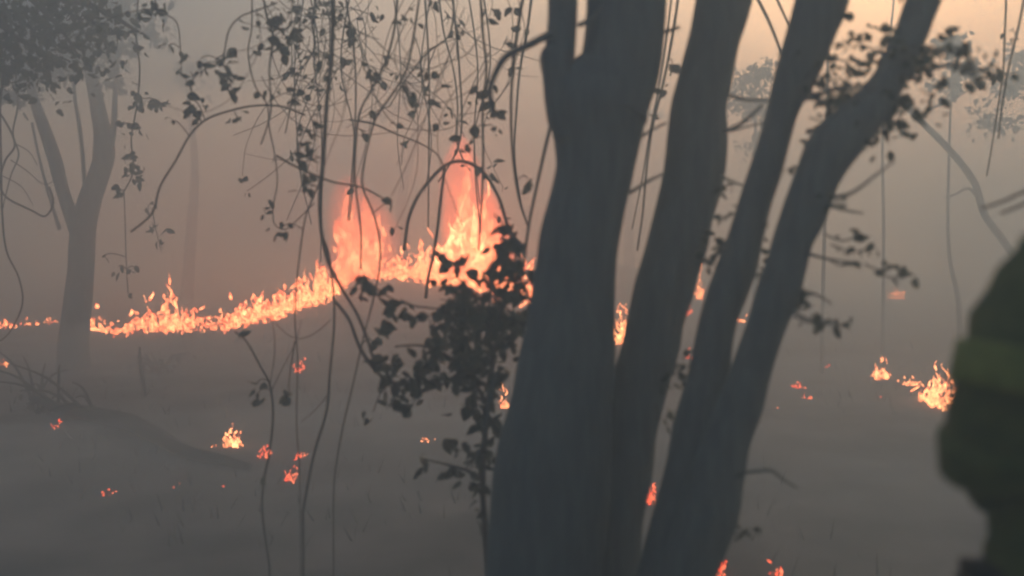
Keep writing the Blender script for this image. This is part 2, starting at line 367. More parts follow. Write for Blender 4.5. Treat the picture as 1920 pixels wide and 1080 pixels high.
# distant trees fading into the smoke
FAR = [('faint background tree behind the leftmost trunk of the foreground tree', 1180, 24, 20, [(1180, 200, 50, 90)]),
       ('faint background tree right of the forked left tree', 350, 20, 26, [(350, 140, 60, 90)]),
       ('faint background tree behind the tall flames', 760, 24, 22, [(760, 190, 60, 90)]),
       ('rounded grey-green tree seen between the second and third leaning trunks', 1422, 13, 16, [(1415, 150, 52, 260), (1400, 200, 50, 220), (1450, 210, 46, 160), (1430, 270, 50, 120)]),
       ('hazy tree with a soft crown against the bright sky at the upper right', 1800, 11, 12, [(1785, 95, 42, 180), (1810, 130, 36, 120), (1770, 160, 40, 110), (1900, 170, 60, 200), (1930, 110, 50, 160), (1850, 240, 60, 100)])]
for lb, x, d, w, fo in FAR:
    by = 450 + (1.6 - ht((x - 960) / FPX * d, d)) / d * FPX
    r = random.Random(x)
    limb_tree('tree', lb, d, [[(x, by, w), (x + r.uniform(-10, 10), by - 130, w * .8), (x + r.uniform(-25, 25), by - 260, w * .55), (fo[0][0], fo[0][1] + 20, w * .3)]],
              fo, M['bark_far'], M['leaf_green'], (.075 if d < 15 else .2), group='trees lost in the smoke', sides=8)

# ------------------------------------------------------------------ vines and twigs
OVER = 4.6
def vine(name, label, d, w, pts, leaves=(), up=False, group='vines and twigs hanging in front of the fire', wend=None, down=False, m='vine', dd=0.0, cat='vine', leafL=.062, side=()):
    w *= .8; pl = spline([(x, y) for x, y in pts], 5); n = len(pl)
    if down: w *= .7; wend = wend and wend * .6
    wend = wend or w * .6
    W = [P(x, y, d + dd * i / n) for i, (x, y) in enumerate(pl)]
    Rr = [(w + (wend - w) * i / (n - 1)) / 2 / FPX * d for i in range(n)]
    if up:
        a = W[0]; ex = [a + Vector((.05, .02, .5)), a + Vector((-.03, .05, 1.1)), a + Vector((.04, 0, max(1.3, OVER - a.z)))]
        W = ex[::-1] + W; Rr = [Rr[0]] * 3 + Rr
    if down:
        a = W[-1]; z = ht(a.x, a.y)
        W += [Vector((a.x, a.y, (a.z + z) / 2)), Vector((a.x, a.y, z - .03))]; Rr += [Rr[-1]] * 2
    basep = min(W, key=lambda q: q.z)
    r = random.Random(hash((round(pts[0][0]), round(pts[0][1]))) & 0xffff)
    bm = bmesh.new(); tube(bm, W, Rr, 6, .12, fr=20)
    for sp in side:
        q = spline(sp, 5); tube(bm, [P(x, y, d) for x, y in q], [(w * .55) / 2 / FPX * d * (1 - .5 * i / len(q)) for i in range(len(q))], 5, .1)
    if not leaves:
        o = build(name, bm, M[m]); recentre(o); return tag(o, label, cat, group)
    t = empty(name, basep, label, cat, group)
    build('stem', bm, M[m], t)
    bl = bmesh.new(); pet = bmesh.new()
    for x, y, rr, n_ in leaves:
        c = P(x, y, d); s = rr / FPX * d
        near = min(W, key=lambda q: (q - c).length)
        if (near - c).length > s * .8:
            q = spline([near, near.lerp(c, .6) + Vector((0, 0, .02)), c], 3); tube(pet, q, [.0022 * (d / 4)] * len(q), 4)
        for i in range(max(2, round(n_ * .75))):
            q = c + Vector((r.gauss(0, .5) * s, r.gauss(0, .6) * s, r.gauss(0, .5) * s))
            rleaf(bl, q, leafL * r.uniform(.4, 1.1), r)
    build('foliage', bl, M['leaf'], t)
    if len(pet.verts): build('tendrils', pet, M[m], t)
    else: pet.free()
    return t
V = [
 ('thick dark vine running down left of the first tall flame', 4.2, 11, [(625, -30), (622, 100), (612, 200), (606, 300), (600, 370), (602, 430), (615, 490), (640, 540), (670, 590), (690, 640), (705, 690)],
   [(580, 225, 22, 7), (582, 262, 26, 16), (575, 300, 18, 10), (572, 335, 14, 8), (605, 135, 22, 6), (590, 110, 16, 4), (570, 350, 12, 5)], 1, {}),
 ('long bowed vine curving over the first tall flame down to the ground', 4.4, 8, [(790, -30), (775, 70), (762, 130), (740, 170), (705, 220), (690, 270), (682, 310), (680, 350), (700, 400), (712, 450), (712, 500), (700, 560), (680, 640), (662, 720), (641, 810), (627, 900), (625, 980)],
   [(770, 185, 16, 4), (775, 30, 20, 5), (800, 140, 14, 4), (735, 385, 8, 2)], 1, {'down': 1}),
 ('slim vine crossing the middle of the first tall flame', 4.6, 6, [(747, -30), (740, 50), (725, 110), (700, 160), (675, 210), (668, 260), (665, 330), (672, 390), (677, 440), (676, 505)], [(690, 128, 18, 5), (720, 100, 12, 3)], 1, {}),
 ('thin vine with a small dark leaf tuft, left of the first tall flame', 4.5, 6, [(600, 340), (575, 400), (567, 440), (558, 511), (553, 594), (558, 677), (556, 795), (562, 870)], [(530, 425, 14, 5)], 0, {'down': 1}),
 ('arching twig bowed like a hoop over the second tall flame', 4.8, 8, [(985, 470), (955, 430), (935, 370), (905, 322), (870, 303), (835, 310), (800, 345), (780, 375), (765, 415), (758, 470)], [(910, 312, 20, 6), (945, 395, 12, 4), (950, 440, 20, 9), (965, 455, 16, 6)], 0, {'wend': 6}),
 ('straight vine dropping beside the left edge of the thick trunk', 4.3, 8, [(985, -30), (970, 60), (962, 130), (958, 200), (960, 270), (966, 330), (975, 380), (992, 430)], [(945, 80, 9, 3), (990, 335, 12, 3)], 1, {}),
 ('vine slanting off the thick trunk down to the leafy sprig', 4.0, 9, [(1035, 225), (1026, 262), (1015, 310), (1002, 370), (992, 420), (985, 470), (975, 540)], [], 0, {}),
 ('vertical vine with small leaf clumps right of the second tall flame', 4.5, 7, [(900, -30), (905, 60), (912, 130), (905, 200), (906, 300), (902, 400), (897, 470)], [(903, 30, 14, 6), (922, 165, 16, 7), (925, 190, 12, 5), (933, 215, 12, 5), (930, 245, 10, 4), (895, 246, 16, 5), (880, 268, 14, 5)], 1, {}),
 ('thin twig sloping across above the first tall flame', 4.4, 6, [(518, 292), (560, 315), (620, 340), (680, 352), (728, 378)], [], 0, {'side': [[(560, 315), (580, 300), (600, 296)]]}),
 ('wiry twig wandering between the two tall flames near their tops', 4.9, 5, [(655, 225), (700, 232), (740, 250), (790, 270), (820, 290), (834, 318)], [], 0, {}),
 ('upright stem crossing the left side of the second tall flame', 4.8, 7, [(834, 312), (827, 370), (820, 430), (812, 480), (803, 520), (798, 560)], [], 0, {'wend': 6}),
 ('long slender twig arching through the open smoke right of the left tree', 5.0, 5, [(245, 435), (285, 400), (300, 350), (330, 300), (355, 255), (385, 225), (430, 208), (480, 198), (530, 200), (572, 216)], [(365, 190, 18, 9), (366, 214, 14, 7), (440, 216, 15, 6), (322, 226, 10, 3)], 0, {'wend': 4}),
 ('wavy thread-like vine ending in a hook of leaves', 4.9, 4, [(472, -30), (472, 50), (465, 100), (478, 160), (500, 195), (505, 240), (515, 290), (520, 340), (512, 390), (515, 420), (535, 430), (560, 410), (590, 380)], [(508, 390, 15, 8), (522, 424, 12, 4), (482, 105, 18, 6)], 1, {}),
 ('drooping twig carrying the largest dark leaf cluster', 4.6, 4, [(520, 5), (480, 20), (450, 32), (430, 55), (422, 90), (418, 120)], [(432, 100, 20, 9), (410, 125, 24, 12), (428, 145, 22, 11), (435, 170, 14, 6), (372, 128, 16, 8), (376, 110, 12, 4), (360, 150, 10, 4)], 0, {'wend': 3}),
 ('dark leafy strand at the top left of the vine curtain', 4.5, 6, [(490, -30), (500, 30), (512, 70), (505, 130), (508, 200), (500, 240), (489, 271)], [(520, 80, 24, 14), (505, 50, 22, 9), (510, 170, 20, 9), (550, 180, 14, 8), (540, 60, 22, 7), (525, 20, 26, 10)], 1, {}),
 ('leafy strand hanging from the top edge left of the vine curtain', 5.2, 4, [(300, -30), (292, 15), (330, 40), (338, 90), (340, 140)], [(275, 15, 24, 13), (300, 5, 18, 7), (338, 100, 10, 4), (340, 130, 9, 4), (315, 88, 10, 3), (190, 45, 12, 3)], 1, {}),
 ('leafy strand hanging down beside the right limb of the left tree', 7.6, 5, [(262, -30), (255, 60), (262, 130), (256, 200), (246, 260), (250, 320), (232, 360)], [(270, 185, 24, 18), (300, 190, 12, 8), (250, 240, 18, 12), (240, 285, 14, 8), (252, 315, 22, 18), (255, 335, 12, 7), (222, 360, 10, 6), (230, 235, 12, 6)], 1, {'leafL': .085}),
 ('faint thin strand with small leaves beside the left tree trunk', 8.5, 3, [(285, 390), (290, 420), (296, 445), (302, 470)], [(283, 385, 10, 5), (290, 425, 14, 8), (300, 455, 10, 6)], 0, {'leafL': .085}),
 ('faint straight strand with few leaves above the left flames', 8.5, 3, [(232, 355), (234, 400), (236, 470), (238, 520)], [(195, 478, 8, 3), (222, 500, 8, 4), (252, 502, 9, 4), (240, 550, 8, 3)], 0, {'leafL': .08}),
 ('gnarled stem forking low, leftmost of the stems in front of the slope', 4.6, 6, [(440, 622), (462, 640), (490, 690), (506, 722), (512, 780), (505, 850), (495, 900), (492, 960), (505, 1060)], [(445, 628, 8, 3), (480, 722, 12, 6), (482, 740, 10, 4), (490, 890, 9, 3)], 0, {'wend': 8, 'down': 1, 'side': [[(506, 722), (515, 660), (512, 610), (500, 560)], [(510, 730), (535, 680), (555, 640), (565, 600)]]}),
 ('single long leaf on a short twig beside the forking stem', 4.6, 4, [(553, 640), (545, 690), (541, 725)], [(543, 742, 5, 5)], 0, {}),
 ('dark stem rising in front of the slope under the first tall flame', 4.5, 6.5, [(608, 450), (618, 487), (627, 588), (618, 707), (612, 772), (588, 855), (568, 960)], [], 0, {'down': 1, 'wend': 9, 'side': [[(615, 740), (590, 770), (565, 790)], [(620, 600), (590, 625), (555, 635), (520, 610), (512, 590)]]}),
 ('curving stem joining the leafy sprig to the slope below', 4.4, 8, [(628, 565), (655, 600), (674, 650), (700, 690), (730, 715), (770, 720)], [(700, 772, 16, 6), (720, 740, 12, 4), (700, 640, 8, 3)], 0, {'wend': 7}),
 ('looping bare vines at the far left edge of the picture', 8.5, 5, [(-30, 180), (5, 220), (28, 270), (10, 300), (0, 340), (12, 370), (60, 395), (85, 405), (100, 380), (92, 350)], [], 1, {'wend': 4, 'side': [[(20, 300), (50, 320), (80, 345), (100, 340)], [(30, 270), (55, 285), (70, 310)], [(5, 330), (40, 350), (62, 385)]]}),
 ('hanging vine falling down the left edge past the left tree', 6.5, 5, [(0, 200), (2, 300), (4, 400), (12, 470), (35, 520), (42, 570), (20, 620), (0, 640)], [], 1, {}),
 ('twisted vine dangling inside the left tree crown', 8.8, 5, [(30, 150), (33, 200), (24, 250), (35, 290), (20, 330), (5, 390)], [], 1, {}),
 ('pale strand hanging behind the curtain above the second tall flame', 6.5, 5, [(820, -30), (832, 60), (850, 130), (858, 200), (855, 260), (868, 300)], [(850, 65, 8, 3), (845, 35, 9, 3)], 1, {}),
 ('pale long strand dropping just left of the thick trunk', 6.0, 7, [(1000, -30), (988, 60), (975, 130), (968, 210), (965, 300), (980, 400)], [], 1, {}),
 ('thin twin strand in the gap between the first and second trunks', 5.0, 7, [(1275, -30), (1262, 60), (1245, 150), (1225, 230), (1213, 310), (1205, 400), (1195, 470)], [(1262, 120, 9, 4), (1245, 170, 9, 4), (1232, 215, 8, 3)], 1, {}),
 ('second strand in the narrow gap left of the second trunk', 5.4, 5, [(1262, -30), (1250, 70), (1236, 160), (1218, 250), (1205, 330), (1185, 430)], [], 1, {}),
 ('strand slanting across the bright gap between second and third trunks', 5.0, 9, [(1400, -40), (1432, 20), (1450, 60), (1468, 110), (1480, 150)], [], 0, {}),
 ('second slanting strand in the bright gap left of the third trunk', 5.2, 7, [(1440, -40), (1462, 10), (1480, 50), (1495, 90)], [], 0, {}),
 ('thin strand hanging at the top right corner before the bright sky', 4.6, 7, [(1925, -30), (1912, 40), (1895, 110), (1880, 190), (1872, 260)], [(1895, 60, 12, 4), (1875, 145, 12, 4)], 1, {}),
 ('second strand hanging at the top right corner with few leaves', 5.0, 6, [(1888, -30), (1884, 60), (1880, 140), (1862, 260), (1850, 330)], [(1862, 142, 16, 6)], 1, {}),
]
V += [
 ('densest leafy tangle at the top of the vine curtain', 5.4, 5, [(600, -30), (585, 40), (590, 90), (560, 140), (545, 200), (535, 250)], [(600, 20, 40, 26), (640, 40, 34, 20), (570, 70, 36, 22), (625, 120, 28, 12), (560, 130, 28, 14), (585, 165, 24, 10), (660, 80, 22, 9), (555, 20, 30, 16), (700, 30, 26, 9)], 1,
   {'side': [[(600, -20), (650, 40), (680, 100), (700, 150)], [(585, 40), (540, 90), (520, 150)], [(590, 90), (640, 130), (650, 200)], [(600, 0), (560, 60), (600, 130), (585, 200)], [(560, 140), (600, 160), (640, 220)]], 'leafL': .055}),
 ('fine branching spray of bare twigs over the second tall flame', 5.2, 5, [(850, -30), (845, 60), (800, 100), (760, 150), (730, 200)], [(835, 70, 12, 4), (815, 10, 16, 6)], 1,
   {'side': [[(845, 60), (870, 65), (800, 95), (780, 130), (740, 145)], [(800, 100), (790, 150), (800, 180), (850, 150)], [(760, 150), (800, 190), (830, 240)], [(790, 130), (740, 110), (700, 100)], [(730, 200), (690, 215), (650, 240)]]}),
]
for lb, d, w, pts, lv, up, kw in V:
    vine('vine', lb, d, w, pts, lv, up=bool(up), **kw)
# wiry tangle between the named vines
r = random.Random(21)
for i in range(64):
    x0 = r.uniform(470, 970); y0 = r.uniform(-60, 150); dirx = r.choice((-1, 1)) * r.uniform(.2, .9)
    L = r.uniform(150, 420); pts = []
    x, y = x0, y0; n = 6; a = math.atan2(1, dirx) + r.uniform(-.3, .3); cv = r.uniform(-.5, .5)
    for k in range(n):
        pts.append((x, y)); x += math.cos(a) * L / n; y += math.sin(a) * L / n; a += cv + r.uniform(-.3, .3)
    lv = [(pts[k][0], pts[k][1], 10, r.randint(1, 4)) for k in range(1, n) if r.random() < .22]
    vine('twig', 'wiry dark twig in the tangle above the tall flames', r.uniform(4.2, 7.0), r.uniform(1.6, 3.0), pts, lv, cat='twig', group='wiry twigs tangled above the flames')
for i in range(12):
    x0 = r.uniform(560, 980); pts = [(x0, -30), (x0 + r.uniform(-25, 25), 120), (x0 + r.uniform(-30, 30), 260), (x0 + r.uniform(-35, 35), r.uniform(330, 500))]
    vine('vine', 'thin straight vine in the curtain before the fire', r.uniform(4.6, 7.5), r.uniform(3, 6), pts, up=True, group='thin straight vines before the fire')
# two near twigs by the firefighter
vine('twig', 'short dark twig poking in at the right edge above the firefighter', 2.6, 8, [(1960, 345), (1915, 362), (1880, 378), (1842, 390)], group='near twigs at the right edge', cat='twig', wend=5)
vine('twig', 'lower of the two dark twigs at the right edge above the firefighter', 2.6, 8, [(1965, 362), (1925, 380), (1895, 393), (1876, 400)], group='near twigs at the right edge', cat='twig', wend=5)

# leafy sprig before the fire, growing beside the thick trunk
def sprig():
    d = 3.9; base = P(905, 1290, d); base.z = ht(base.x, base.y)
    t = empty('shrub', base, 'dense dark leafy shrub growing against the left side of the thick trunk', 'shrub')
    bm = bmesh.new(); r = random.Random(4)
    stems = [[(905, 1290, 14), (915, 1100, 12), (905, 900, 11), (915, 760, 10), (930, 640, 9), (950, 540, 7), (970, 470, 5)], [(915, 760, 8), (870, 690, 7), (800, 650, 5), (740, 650, 3)],
             [(930, 640, 6), (890, 560, 5), (850, 510, 3)], [(870, 690, 6), (830, 720, 5), (780, 740, 3)], [(905, 900, 7), (870, 880, 5), (800, 862, 3)], [(935, 620, 6), (900, 590, 5), (760, 570, 3), (690, 530, 3)]]
    for s in stems:
        q = spline(s, 5); pts = [P(a, b, d) for a, b, w in q]
        if s is stems[0]: pts[0].z = ht(pts[0].x, pts[0].y) - .03
        tube(bm, pts, [w / 2 / FPX * d for a, b, w in q], 6, .1)
    build('stem', bm, M['vine'], t)
    bl = bmesh.new()
    cl = [(895, 615, 55, 120), (860, 560, 40, 50), (930, 560, 40, 55), (870, 680, 50, 70), (920, 700, 40, 60), (950, 620, 32, 40), (825, 640, 34, 34), (800, 690, 34, 28), (770, 725, 30, 22), (740, 690, 26, 18), (715, 680, 18, 10),
          (770, 750, 16, 7), (945, 490, 36, 34), (975, 520, 26, 22), (920, 520, 26, 20), (870, 487, 13, 5), (832, 492, 12, 4), (830, 535, 14, 5), (850, 500, 8, 2), (680, 535, 17, 9), (715, 540, 13, 5), (750, 565, 18, 7), (740, 590, 20, 6), (760, 585, 18, 4),
          (890, 760, 32, 26), (915, 800, 28, 20), (900, 850, 30, 18), (860, 868, 26, 12), (790, 864, 14, 4), (905, 900, 20, 10), (720, 610, 14, 4), (790, 590, 20, 5), (955, 450, 18, 12), (985, 555, 16, 10), (900, 960, 16, 6), (850, 830, 16, 4), (825, 610, 24, 10), (960, 590, 24, 14)]
    for x, y, rr, n in cl:
        s = rr / FPX * d
        for i in range(n):
            q = P(x, y, d) + Vector((r.gauss(0, .52) * s, r.gauss(0, 1.3) * s, r.gauss(0, .52) * s))
            rleaf(bl, q, r.uniform(.035, .07), r, .3)
    build('foliage', bl, M['leaf'], t)
sprig()

def bough():
    d = 6.6; t = empty('overhanging_bough', P(-260, -120, d), 'dark leafy bough hanging into the top left corner, nearer than the forked tree', 'bough')
    r = random.Random(8); bm = bmesh.new()
    arms = [[(-300, -140, 40), (-120, -60, 30), (40, -20, 20), (170, 10, 12), (260, 60, 6)], [(-120, -60, 18), (-20, 30, 12), (60, 90, 6)], [(40, -20, 12), (110, 50, 8), (150, 110, 4)], [(-60, -45, 14), (-30, 60, 9), (-10, 140, 5)]]
    for a in arms:
        q = spline(a, 5); tube(bm, [P(x, y, d) for x, y, w in q], [w / 2 / FPX * d for x, y, w in q], 7, .1)
    build('stem', bm, M['vine'], t); bl = bmesh.new()
    for x, y, rr, n in [(20, 20, 75, 150), (90, 30, 70, 130), (150, 20, 55, 70), (20, 90, 60, 90), (90, 95, 50, 55), (-20, 60, 70, 90), (215, 30, 40, 30), (150, 80, 40, 30), (10, 150, 36, 26), (60, 130, 36, 22)]:
        s = rr / FPX * d
        for i in range(int(n * 1.7)): rleaf(bl, P(x, y, d) + Vector((r.gauss(0, .55) * s, r.gauss(0, 2) * s, r.gauss(0, .55) * s)), r.uniform(.04, .085), r, .3)
    build('foliage', bl, M['leaf'], t)
bough()
# ------------------------------------------------------------------ fallen branch and ground debris
def fallen():
    pts = [(60, 752, 10), (110, 775, 18), (165, 788, 23), (240, 806, 27), (290, 830, 26), (345, 856, 22), (420, 872, 16), (470, 880, 9)]
    q = spline(pts, 5); W = []; Rr = []
    for x, y, w in q:
        p, d = G(x, y); rr = w / 2 / FPX * d
        W.append(p + Vector((0, 0, rr * 1.1))); Rr.append(rr * 1.2)
    t = empty('fallen_branch', W[0], 'long crooked fallen branch lying on the ground at lower left', 'branch')
    bm = bmesh.new(); tube(bm, W, Rr, 10, .15, fr=3); build('bough', bm, M['char'], t)
    bm = bmesh.new(); r = random.Random(9)
    for i in range(14):
        a = W[r.randrange(0, 12)]; e = a + Vector((r.uniform(-.7, .3), r.uniform(-.4, .6), r.uniform(.05, .45)))
        s = spline([a, (a + e) / 2 + Vector((0, 0, .08)), e], 4); tube(bm, s, [.016 * (1 - .7 * k / len(s)) for k in range(len(s))], 5)
    build('twigs', bm, M['char'], t)
fallen()
def bush(label, px, py, wpx, hpx, n, m='leaf_dry'):
    p, d = G(px, py); r = random.Random(px); t = empty('shrub', p, label, 'shrub', 'low scrub in the smoke')
    bm = bmesh.new(); bl = bmesh.new()
    for i in range(n):
        e = p + Vector((r.uniform(-.5, .5) * wpx, r.uniform(-.5, .5) * wpx, r.uniform(.4, 1) * hpx)) / FPX * d
        s = spline([p - Vector((0, 0, .03)), p.lerp(e, .5) + Vector((0, 0, .1)) * r.random(), e], 4); tube(bm, s, [.011 * (1 - .6 * k / len(s)) for k in range(len(s))], 4)
        for k in range(7): rleaf(bl, e.lerp(p, r.random() * .5) + Vector((r.gauss(0, .04), r.gauss(0, .04), r.gauss(0, .04))), .06, r)
    build('stem', bm, M['char'], t); build('foliage', bl, M[m], t)
bush('low tangled bush at the left end of the fallen branch', 70, 775, 70, 34, 4)
bush('faint low bush under the fire line at left', 300, 700, 90, 40, 10)

# ------------------------------------------------------------------ fire
def tongue(bm, base, h, w, r, lean=.28):
    n = 7; ph = r.uniform(0, 6.28); a = r.uniform(0, 6.28); amp = h * r.uniform(.1, .4)
    ld = Vector((r.uniform(-lean, lean), r.uniform(-lean, lean), 0))
    pts, rad = [], []
    for i in range(n + 1):
        t = i / n
        pts.append(base + Vector((math.cos(a) * amp * math.sin(t * 4 + ph), math.sin(a) * amp * math.sin(t * 4 + ph), h * t)) + ld * h * t * t)
        rad.append(max(.002, w * .5 * (math.sin(math.pi * min(1, .12 + t * .88) ** .75)) * (1 - .25 * t)))
    tube(bm, pts, rad, 7, .35, seed=r.random() * 50, fr=10)
def fire(label, pts, n, hpx, wpx, m='flame', spread=.3, group='patches of fire burning on the ground', r=None, name='flame', hot=None, lift=.15, jag=.5):
    """pts: pixel polyline of the base; hpx: tongue height in px of the photo; hot: list of (px, factor)"""
    r = r or random.Random(int(pts[0][0] * 3 + pts[0][1])); bm = bmesh.new()
    q = spline(pts, 6) if len(pts) > 1 else [pts[0]]
    line = n > 60; sx = wpx * (2.2 if not line else .73)
    if n <= 30: n = int(n * 2.6); wpx *= .55
    if n > 30 and not line: wpx *= .7
    if line: n = int(n * 2.5); wpx *= .33; hpx *= .9; spread *= 1.8; jag = .68
    for i in range(n):
        x, y = q[r.randrange(len(q))] if len(q) > 1 else q[0]
        x += r.uniform(-.5, .5) * sx; y += r.uniform(-5, 5) if line else r.uniform(-2, 2)
        if line and 'flame' == m and noise.noise(Vector((x * .045, y * .12, 2))) < r.uniform(-.42, -.02): continue
        p, d = G(x, y); k = d / FPX
        p = p + Vector((0, r.uniform(-spread, spread), 0)); p.z = ht(p.x, p.y) - .02
        f = 1
        if hot:
            f = .35
            for hx, hw, hf in hot: f += hf * math.exp(-((x - hx) / hw) ** 2)
        h = hpx * k * f * r.uniform(.2, 1) ** 1.2
        s = r.uniform(.35, .8)
        if r.random() < jag: p.z += h * r.uniform(.1, 1.0) ** 1.3; s *= r.uniform(.3, .7)
        tongue(bm, p, h * s, min(h * .55, wpx * k * r.uniform(.5, 1.2)), r)
    o = build(name, bm, M[m]); recentre(o); return tag(o, label, 'fire', group)
FG = 'flames along the fire line'
fire('flames beside the left tree trunk, at the left end of the long fire line', [(172, 612), (200, 618), (235, 620)], 46, 46, 12, group=FG, hot=[(180, 22, .8)])
fire('bushy bright flames in the left half of the fire line', [(235, 619), (290, 617), (350, 614)], 190, 62, 15, group=FG, hot=[(300, 22, 1.1), (335, 16, .5), (270, 12, .3)])
fire('low flames in the middle of the left fire line', [(350, 615), (400, 613), (440, 612)], 100, 52, 13, group=FG, hot=[(415, 12, .9), (350, 20, .4)])
fire('rising flames where the fire line starts to climb the slope', [(435, 612), (480, 601), (530, 589)], 170, 60, 15, group=FG, hot=[(480, 22, .7), (440, 20, .3), (520, 20, .6)])
fire('leaping flames below and left of the first tall flame', [(525, 590), (570, 574), (620, 556), (640, 540)], 190, 66, 16, group=FG, hot=[(580, 24, .9), (610, 20, .8), (540, 20, .4)])
fire('broken low flames between the two tall flames', [(700, 522), (740, 518), (790, 520), (815, 522)], 150, 85, 18, group=FG, hot=[(735, 25, .3), (770, 20, .5), (805, 20, .6)])
fire('bright mass of flames under the second tall flame', [(800, 526), (850, 532), (900, 540), (940, 545)], 190, 100, 20, group=FG, hot=[(850, 40, .6), (910, 30, .8)])
fire('flames by the left edge of the thick trunk', [(930, 550), (965, 556), (1000, 562)], 80, 110, 16, group=FG, hot=[(960, 20, .5), (990, 15, .5)])
fire('tiny flames left of the left tree trunk', [(48, 608), (75, 608), (98, 607)], 14, 14, 10, group=FG)
fire('small flames at the left edge of the picture, level with the fire line', [(0, 612), (12, 616)], 14, 22, 8, group=FG)
def tall(label, cx, by, tops, n, sd, m='flame_tall'):
    """tops: list of (dx, width px, height px)"""
    p, d = G(cx, by); k = d / FPX; r = random.Random(sd); bm = bmesh.new()
    for dx, w, h in tops:
        b = p + Vector((dx * k, r.uniform(-.2, .2), 0)); b.z = ht(b.x, b.y) - .02
        pts, rad = [], []
        for i in range(15):
            t = i / 14
            pts.append(b + Vector((math.sin(t * 5 + dx) * w * k * .09, 0, h * k * t)))
            rad.append(max(.003, w * .86 * k * .5 * ((1 - t) ** .7 * (.75 + .9 * t) if t < .999 else 0) + .002))
        tube(bm, pts, rad, 14, .22, seed=dx, fr=3)
    for i in range(n):
        dx, w, h = tops[r.randrange(len(tops))]
        b = p + Vector(((dx + r.uniform(-.4, .4) * w) * k, r.uniform(-.3, .3), r.uniform(0, .55) * h * k))
        tongue(bm, b, h * k * r.uniform(.12, .3), w * k * r.uniform(.15, .3), r, .2)
    c0 = Vector((p.x, p.y, p.z)); t = empty('flame', c0, label, 'fire', 'tall columns of flame')
    build('flame_core', bm, M[m], t); bm = bmesh.new()
    for i in range(34):
        dx, w, h = tops[r.randrange(len(tops))]; u = r.uniform(-.42, .42)
        b = p + Vector(((dx + u * w) * k, r.uniform(-.25, .25), r.uniform(0, .35) * h * k * (1 - abs(u))))
        hh = h * k * r.uniform(.3, .72) * (1 - 1.1 * abs(u)); tongue(bm, b, hh, w * k * r.uniform(.12, .26), r, .06)
    build('flame_streaks', bm, M['flame_streak'], t)
    bm = bmesh.new()
    dx = sum(a for a, b_, c in tops) / len(tops); w = max(b_ for a, b_, c in tops) * 2.3; h = max(c for a, b_, c in tops) * 1.15
    b = p + Vector((dx * k, .1, -.02))
    tube(bm, [b + Vector((math.sin(i * .4) * w * k * .06, 0, h * k * i / 14)) for i in range(15)], [w * k * .5 * (1 - i / 14.02) ** .6 * (.8 + .6 * i / 14) + .002 for i in range(15)], 18, .25, fr=2)
    build('flame_glow_shell', bm, M['flame_glow'], t)  # soft emissive envelope added to imitate the glow in the smoke around the column
    return t
tall('tall twin-tipped column of flame behind the bowed vines', 668, 524, [(-14, 58, 175), (18, 62, 155), (0, 78, 110)], 26, 1)
tall('tallest tapering flame with a thin pointed tip', 872, 532, [(2, 34, 245), (-8, 70, 175), (12, 60, 160)], 30, 2)
tall('wide shorter flame just right of the tallest flame', 912, 540, [(0, 52, 165), (20, 40, 120)], 20, 3)

SM = [('small bright orange fire on the dark ground, lower left of centre', (435, 836), 22, 42, 11, 'flame_near'), ('tiny white-hot spark left of the small bright fire', (398, 836), 3, 12, 5, 'flame_near'),
      ('small fire at the foot of the forking stem', (498, 858), 14, 30, 9, 'ember'), ('faint flame glowing between the lower stems', (563, 858), 9, 20, 8, 'ember'), ('reddish flame low among the lower stems', (546, 897), 12, 30, 8, 'ember'),
      ('tiny pink ember below the small bright fire', (428, 912), 5, 12, 6, 'ember'), ('faint ember on the ground at lower left', (207, 925), 8, 14, 10, 'ember'), ('barely glowing ember between the two lower left embers', (335, 914), 4, 10, 5, 'ember'),
      ('faint flame at the left end of the fallen branch', (110, 800), 5, 20, 5, 'ember'), ('dim flame on the slope behind the lower stems', (562, 698), 10, 26, 8, 'ember'), ('flat flame on the ground right of the lower stems', (805, 826), 10, 12, 12, 'flame_near'),
      ('flame peeping out beside the thick trunk under the shrub', (946, 765), 14, 44, 8, 'flame_near'), ('flat bright flame low at the left edge of the picture', (8, 686), 12, 16, 12, 'flame_near'),
      ('upright flame in the gap between the first two trunks', (1164, 645), 22, 85, 9, 'flame_near'), ('flame seen high between the second and third trunks', (1309, 560), 12, 70, 8, 'flame_near'), ('pink flame low between second and third trunks', (1288, 590), 8, 26, 8, 'ember'),
      ('flat pink flame between the third and fourth trunks', (1389, 604), 8, 16, 10, 'flame_near'), ('small ember flame where second and third trunks nearly meet', (1294, 672), 6, 22, 7, 'ember'), ('small flame at the narrow base of the trunk gap', (1219, 938), 14, 46, 8, 'ember'),
      ('distant flame above the right fires, alone in the smoke', (1680, 560), 12, 24, 13, 'flame_near'), ('spiky flame in the right fire line, left of the biggest one', (1654, 708), 26, 40, 12, 'flame_near'), ('low flame linking the right fire line to its biggest blaze', (1705, 722), 16, 20, 14, 'flame_near'),
      ('flat ember flame at the left end of the right fire line', (1545, 690), 6, 12, 12, 'ember'), ('small ember flame nearest the trunks at right', (1498, 726), 7, 18, 9, 'ember'), ('ember flame just below the one nearest the trunks', (1511, 746), 7, 14, 7, 'ember'),
      ('small flat ember low beside the rightmost trunk', (1461, 768), 5, 9, 10, 'ember'), ('dim spark under the spiky flame at right', (1645, 745), 4, 10, 7, 'ember'), ('red glowing flame at the foot of the rightmost trunk', (1352, 1078), 12, 40, 9, 'ember'),
      ('faint red glow on the ground at the bottom right of the trunks', (1455, 1078), 8, 26, 10, 'ember'), ('faint glow at the far left above the fire line', (2, 480), 6, 22, 6, 'ember')]
for lb, (x, y), n, h, w, m in SM:
    if y < 500: 
        continue
    fire(lb, [(x, y)], n, h, w, m, spread=.08, group='small spot fires')
